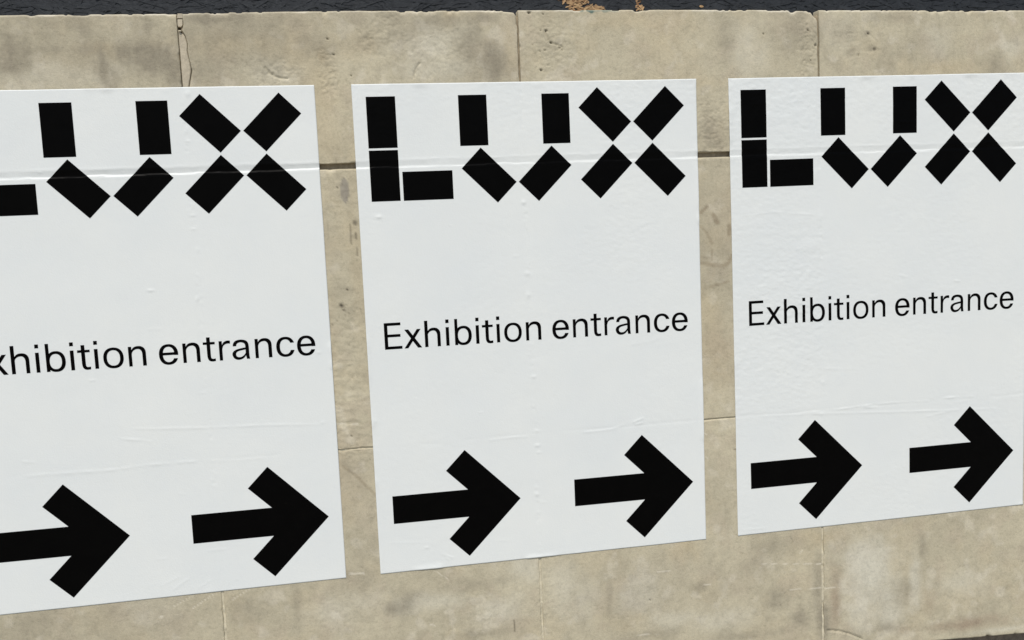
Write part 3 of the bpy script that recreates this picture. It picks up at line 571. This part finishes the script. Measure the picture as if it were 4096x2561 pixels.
BUB = {0: [((-4.025, 3.814),.06,.022,.0010),((-3.136, 2.418),.05,.02,.0006),((-3.147, 2.676),.05,.02,.0006),((-5.799, 1.515),.03,.02,.0006),((-3.180, 4.030),.03,.05,.0007),((-3.066, 0.125),.05,.06,.0009),((-3.125, 1.012),.05,.02,.0006),((-0.953, 5.222),.04,.03,.0006),((-0.970, 6.642),.04,.03,.0005),((-3.108, 3.081),.04,.05,.0005),((-4.351, 1.561),.02,.02,.0004)],
 1: [((0.386, 2.590),.06,.034,.0012),((3.331, 2.416),.045,.04,.0012),((1.798, 2.818),.03,.015,.0004),((3.347, 3.873),.05,.05,.0008),((3.345, 4.312),.05,.06,.0008),((3.389, 6.024),.05,.035,.0008),((3.394, 7.182),.06,.03,.0007),((3.408, 7.488),.06,.03,.0009),((3.429, 7.640),.05,.03,.0006),((0.977, 9.444),.045,.02,.0008),((3.349, 8.540),.05,.05,.0008),((3.118, 3.502),.05,.03,.0003),((0.087, 6.702),.03,.04,.0005)],
 2: [((9.859, 2.987),.06,.12,.0006),((9.589, 3.614),.2,.12,.0006),((9.885, 6.620),.05,.05,.0006),((9.750, 2.071),.05,.1,.0005),((11.840, 5.358),.02,.02,.0004),((8.431, 1.816),.04,.02,.0005),((11.863, 8.694),.03,.015,.0005)]}
DIP = {0: .0019, 1: .0014, 2: .0007}
def paper_y(k, u, v):
    """distance of the pasted sheet from the wall plane, metres, positive = into the wall"""
    y = -.00025 + .0012*fbm(u*.8, v*.8, 3, 3) + .00016*fbm(u*6, v*6, 5, 3) - .00012*fbm(u*2.2, v*2.6, 510, 3) - .00007*fbm(u*11, v*14, 515+k, 3)
    # pressed into the raked bed joint: slow slope in, quick kink out, uneven along its length
    n = fbm(u*2.0, u*0+k, 520, 4); n2 = fbm(u*5.0, u*0+k+7, 523, 3)
    wob = .045*(fbm(u*1.1, u*0+k*2, 526, 3)-.5)+.03*(n2-.5)
    a = GR0-.012+np.abs(wob)*.8*sm(.3, .6, n); b = GR1-.048+.040*fbm(u*2.3, u*0+k*6+2, 529, 4)
    d = DIP[k]*(.10+1.7*n)*(1+.5*np.exp(-np.minimum(np.abs(u-u.min()), np.abs(u.max()-u))*3))
    if k == 1: d = d*np.interp(u, [0, .3, 1.0, 7], [1.5, 1.1, .85, .55])
    t = np.clip((v-a)/(b-a), 0, 1); out = 1-sm(0, 1, (v-b)/(.030+.034*sm(.35, .7, fbm(u*2.6, u*0+k*4, 528, 3))))
    y = y + d*(t**.85)*out
    y = y - .00035*np.exp(-((v-b-.075)/.03)**2)*(.3+n)-.0003*np.exp(-((v-a+.03)/.02)**2)*n2*1.5
    rs = .0034; dd = np.clip((v-(GR1-.007))*U, 0, rs); yst = rs-np.sqrt(np.clip(rs*rs-(rs-dd)**2, 0, None))
    y = np.where(v > GR1-.009, np.minimum(y, yst-.0005+.0012*fbm(u*.8, v*.8, 3, 3)), y)
    y = np.where(v < GR0-.004, np.minimum(y, -.0001+.0012*fbm(u*.8, v*.8, 3, 3)), y)
    # shallow lower bed joint
    y = y + .00030*np.exp(-((v-LJ-.04*(fbm(u*.8, u*0, 530, 2)-.5)*2)/.03)**2)*sm(.35, .65, fbm(u*1.3, u*0+k*5, 533, 3))
    # blisters along the upright joint behind the sheet
    for j in J[1:-1]:
        x = u-j-.03*(fbm(v*1.5, v*0, 540, 3)-.5)
        m = np.exp(-(x/.055)**2)*sm(.36, .62, fbm(v*2.2, v*0+k*3, 541, 3))
        y = y - m*.0011*(fbm(u*13, v*15, 543, 2)-.40) + .00025*np.exp(-(x/.05)**2)
    # stone grain telegraphing through
    rough = {0: .10, 1: .28, 2: .45}[k]*sm(.40, .66, fbm(u*.75+k*9, v*.6, 550, 3))
    if k == 2: rough = rough+.75*np.clip(1-sm(1.6, 2.4, u-7.82), 0, 1)*(1-sm(6.3, 7.6, v))+.5*(1-sm(.5, 1.6, v))
    if k == 1: rough = rough+.5*np.exp(-((u-5.6)/1.0)**2)*(1-sm(3.2, 4.6, v))+.35*(1-sm(.2, 1.3, v))
    y = y - rough*.00085*(fbm(u*9, v*15, 551, 3, .55)-.3)
    n = fbm(u*6, v*6, 560, 3)
    for pts, wd, h in WR[k]:
        d, T = segd(u, v, pts); wd = max(wd, .022); amp = h*1.2*np.clip(1.6*n, .2, 1.3)*np.sqrt(np.clip(1-(2*T-1)**4, 0, 1))
        y = y - amp*np.exp(-(d/(wd))**2)
    for (cx, cy), rx, ry, h in BUB[k]:
        q = ((u-cx)/rx)**2+((v-cy)/ry)**2; y = y - h*1.15*np.exp(-q*(.7+.8*n))
    return y
POSES = [(-7.80071574, .00489597, -.00082036), (0, 0, 0), (7.80638358, .00111241, -.0031777)]
LAB = ['white exhibition poster with black arrows, pasted below the pink mortar patch and crack', 'white exhibition poster with black arrows, pasted between the two other posters',
       'white exhibition poster with black arrows, pasted below the broken corner of the wall edge']
for k, (tx, ty, th) in enumerate(POSES):
    c, s = math.cos(th), math.sin(th)
    def place(q, v): return tx+c*q-s*v, ty+s*q+c*v
    bu, bv = place(PW/2, PH)
    root = thing('poster', (bu*U, 0, Z0-bv*U), LAB[k], 'poster', 'exhibition posters pasted along the wall')
    gu, gv = np.meshgrid(GU, GV); uu, vv = place(gu, gv)
    # hand-cut edges are not dead straight, and here and there the paste has let go of them
    yy = paper_y(k, uu, vv)
    eu = np.minimum(gu, PW-gu); ev = np.minimum(gv, PH-gv); fe = np.exp(-(np.minimum(eu, ev)/.07)**2)
    yy = yy - .0016*fe*sm(.60, .82, fbm(uu*1.4+11*k, vv*1.4, 570, 3))
    wu = .006*(fbm(gv*1.2, gv*0+k, 572, 3)-.5)*np.exp(-eu/.1); wv = .006*(fbm(gu*1.2, gu*0+k+5, 573, 3)-.5)*np.exp(-ev/.08)
    uu = uu+wu; vv = vv+wv
    nr, nc = uu.shape
    V = np.stack([uu*U, yy, Z0-vv*U], -1).reshape(-1, 3); n0 = len(V); Bk = V.copy(); Bk[:, 1] += .00018
    ringi = list(range(nc))+[i*nc+nc-1 for i in range(1, nr)]+[(nr-1)*nc+i for i in range(nc-2, -1, -1)]+[i*nc for i in range(nr-2, 0, -1)]
    m = len(ringi)
    F = gridF(nr, nc).tolist()+[(ringi[i], ringi[(i+1) % m], n0+(i+1) % m, n0+i) for i in range(m)]
    mesh_obj('paper', np.r_[V, V[ringi]+np.array([0, .00018, 0])], F, PAPER, root)
    iu = lambda q: np.clip(np.searchsorted(GU, q, side='right')-1, 0, nc-2); iv = lambda q: np.clip(np.searchsorted(GV, q, side='right')-1, 0, nr-2)
    for name, (P2, Fp) in PRINTS:
        a, b = iu(P2[:, 0]), iv(P2[:, 1]); fx = (P2[:, 0]-GU[a])/(GU[a+1]-GU[a]); fy = (P2[:, 1]-GV[b])/(GV[b+1]-GV[b])
        y = (yy[b, a]*(1-fx)+yy[b, a+1]*fx)*(1-fy)+(yy[b+1, a]*(1-fx)+yy[b+1, a+1]*fx)*fy
        pu, pv_ = place(P2[:, 0], P2[:, 1])
        mesh_obj(name, np.stack([pu*U, y-.00035, Z0-pv_*U], -1), Fp, INK, root)
for o in list(COL.objects):
    if '_abs' in o: del o['_abs']
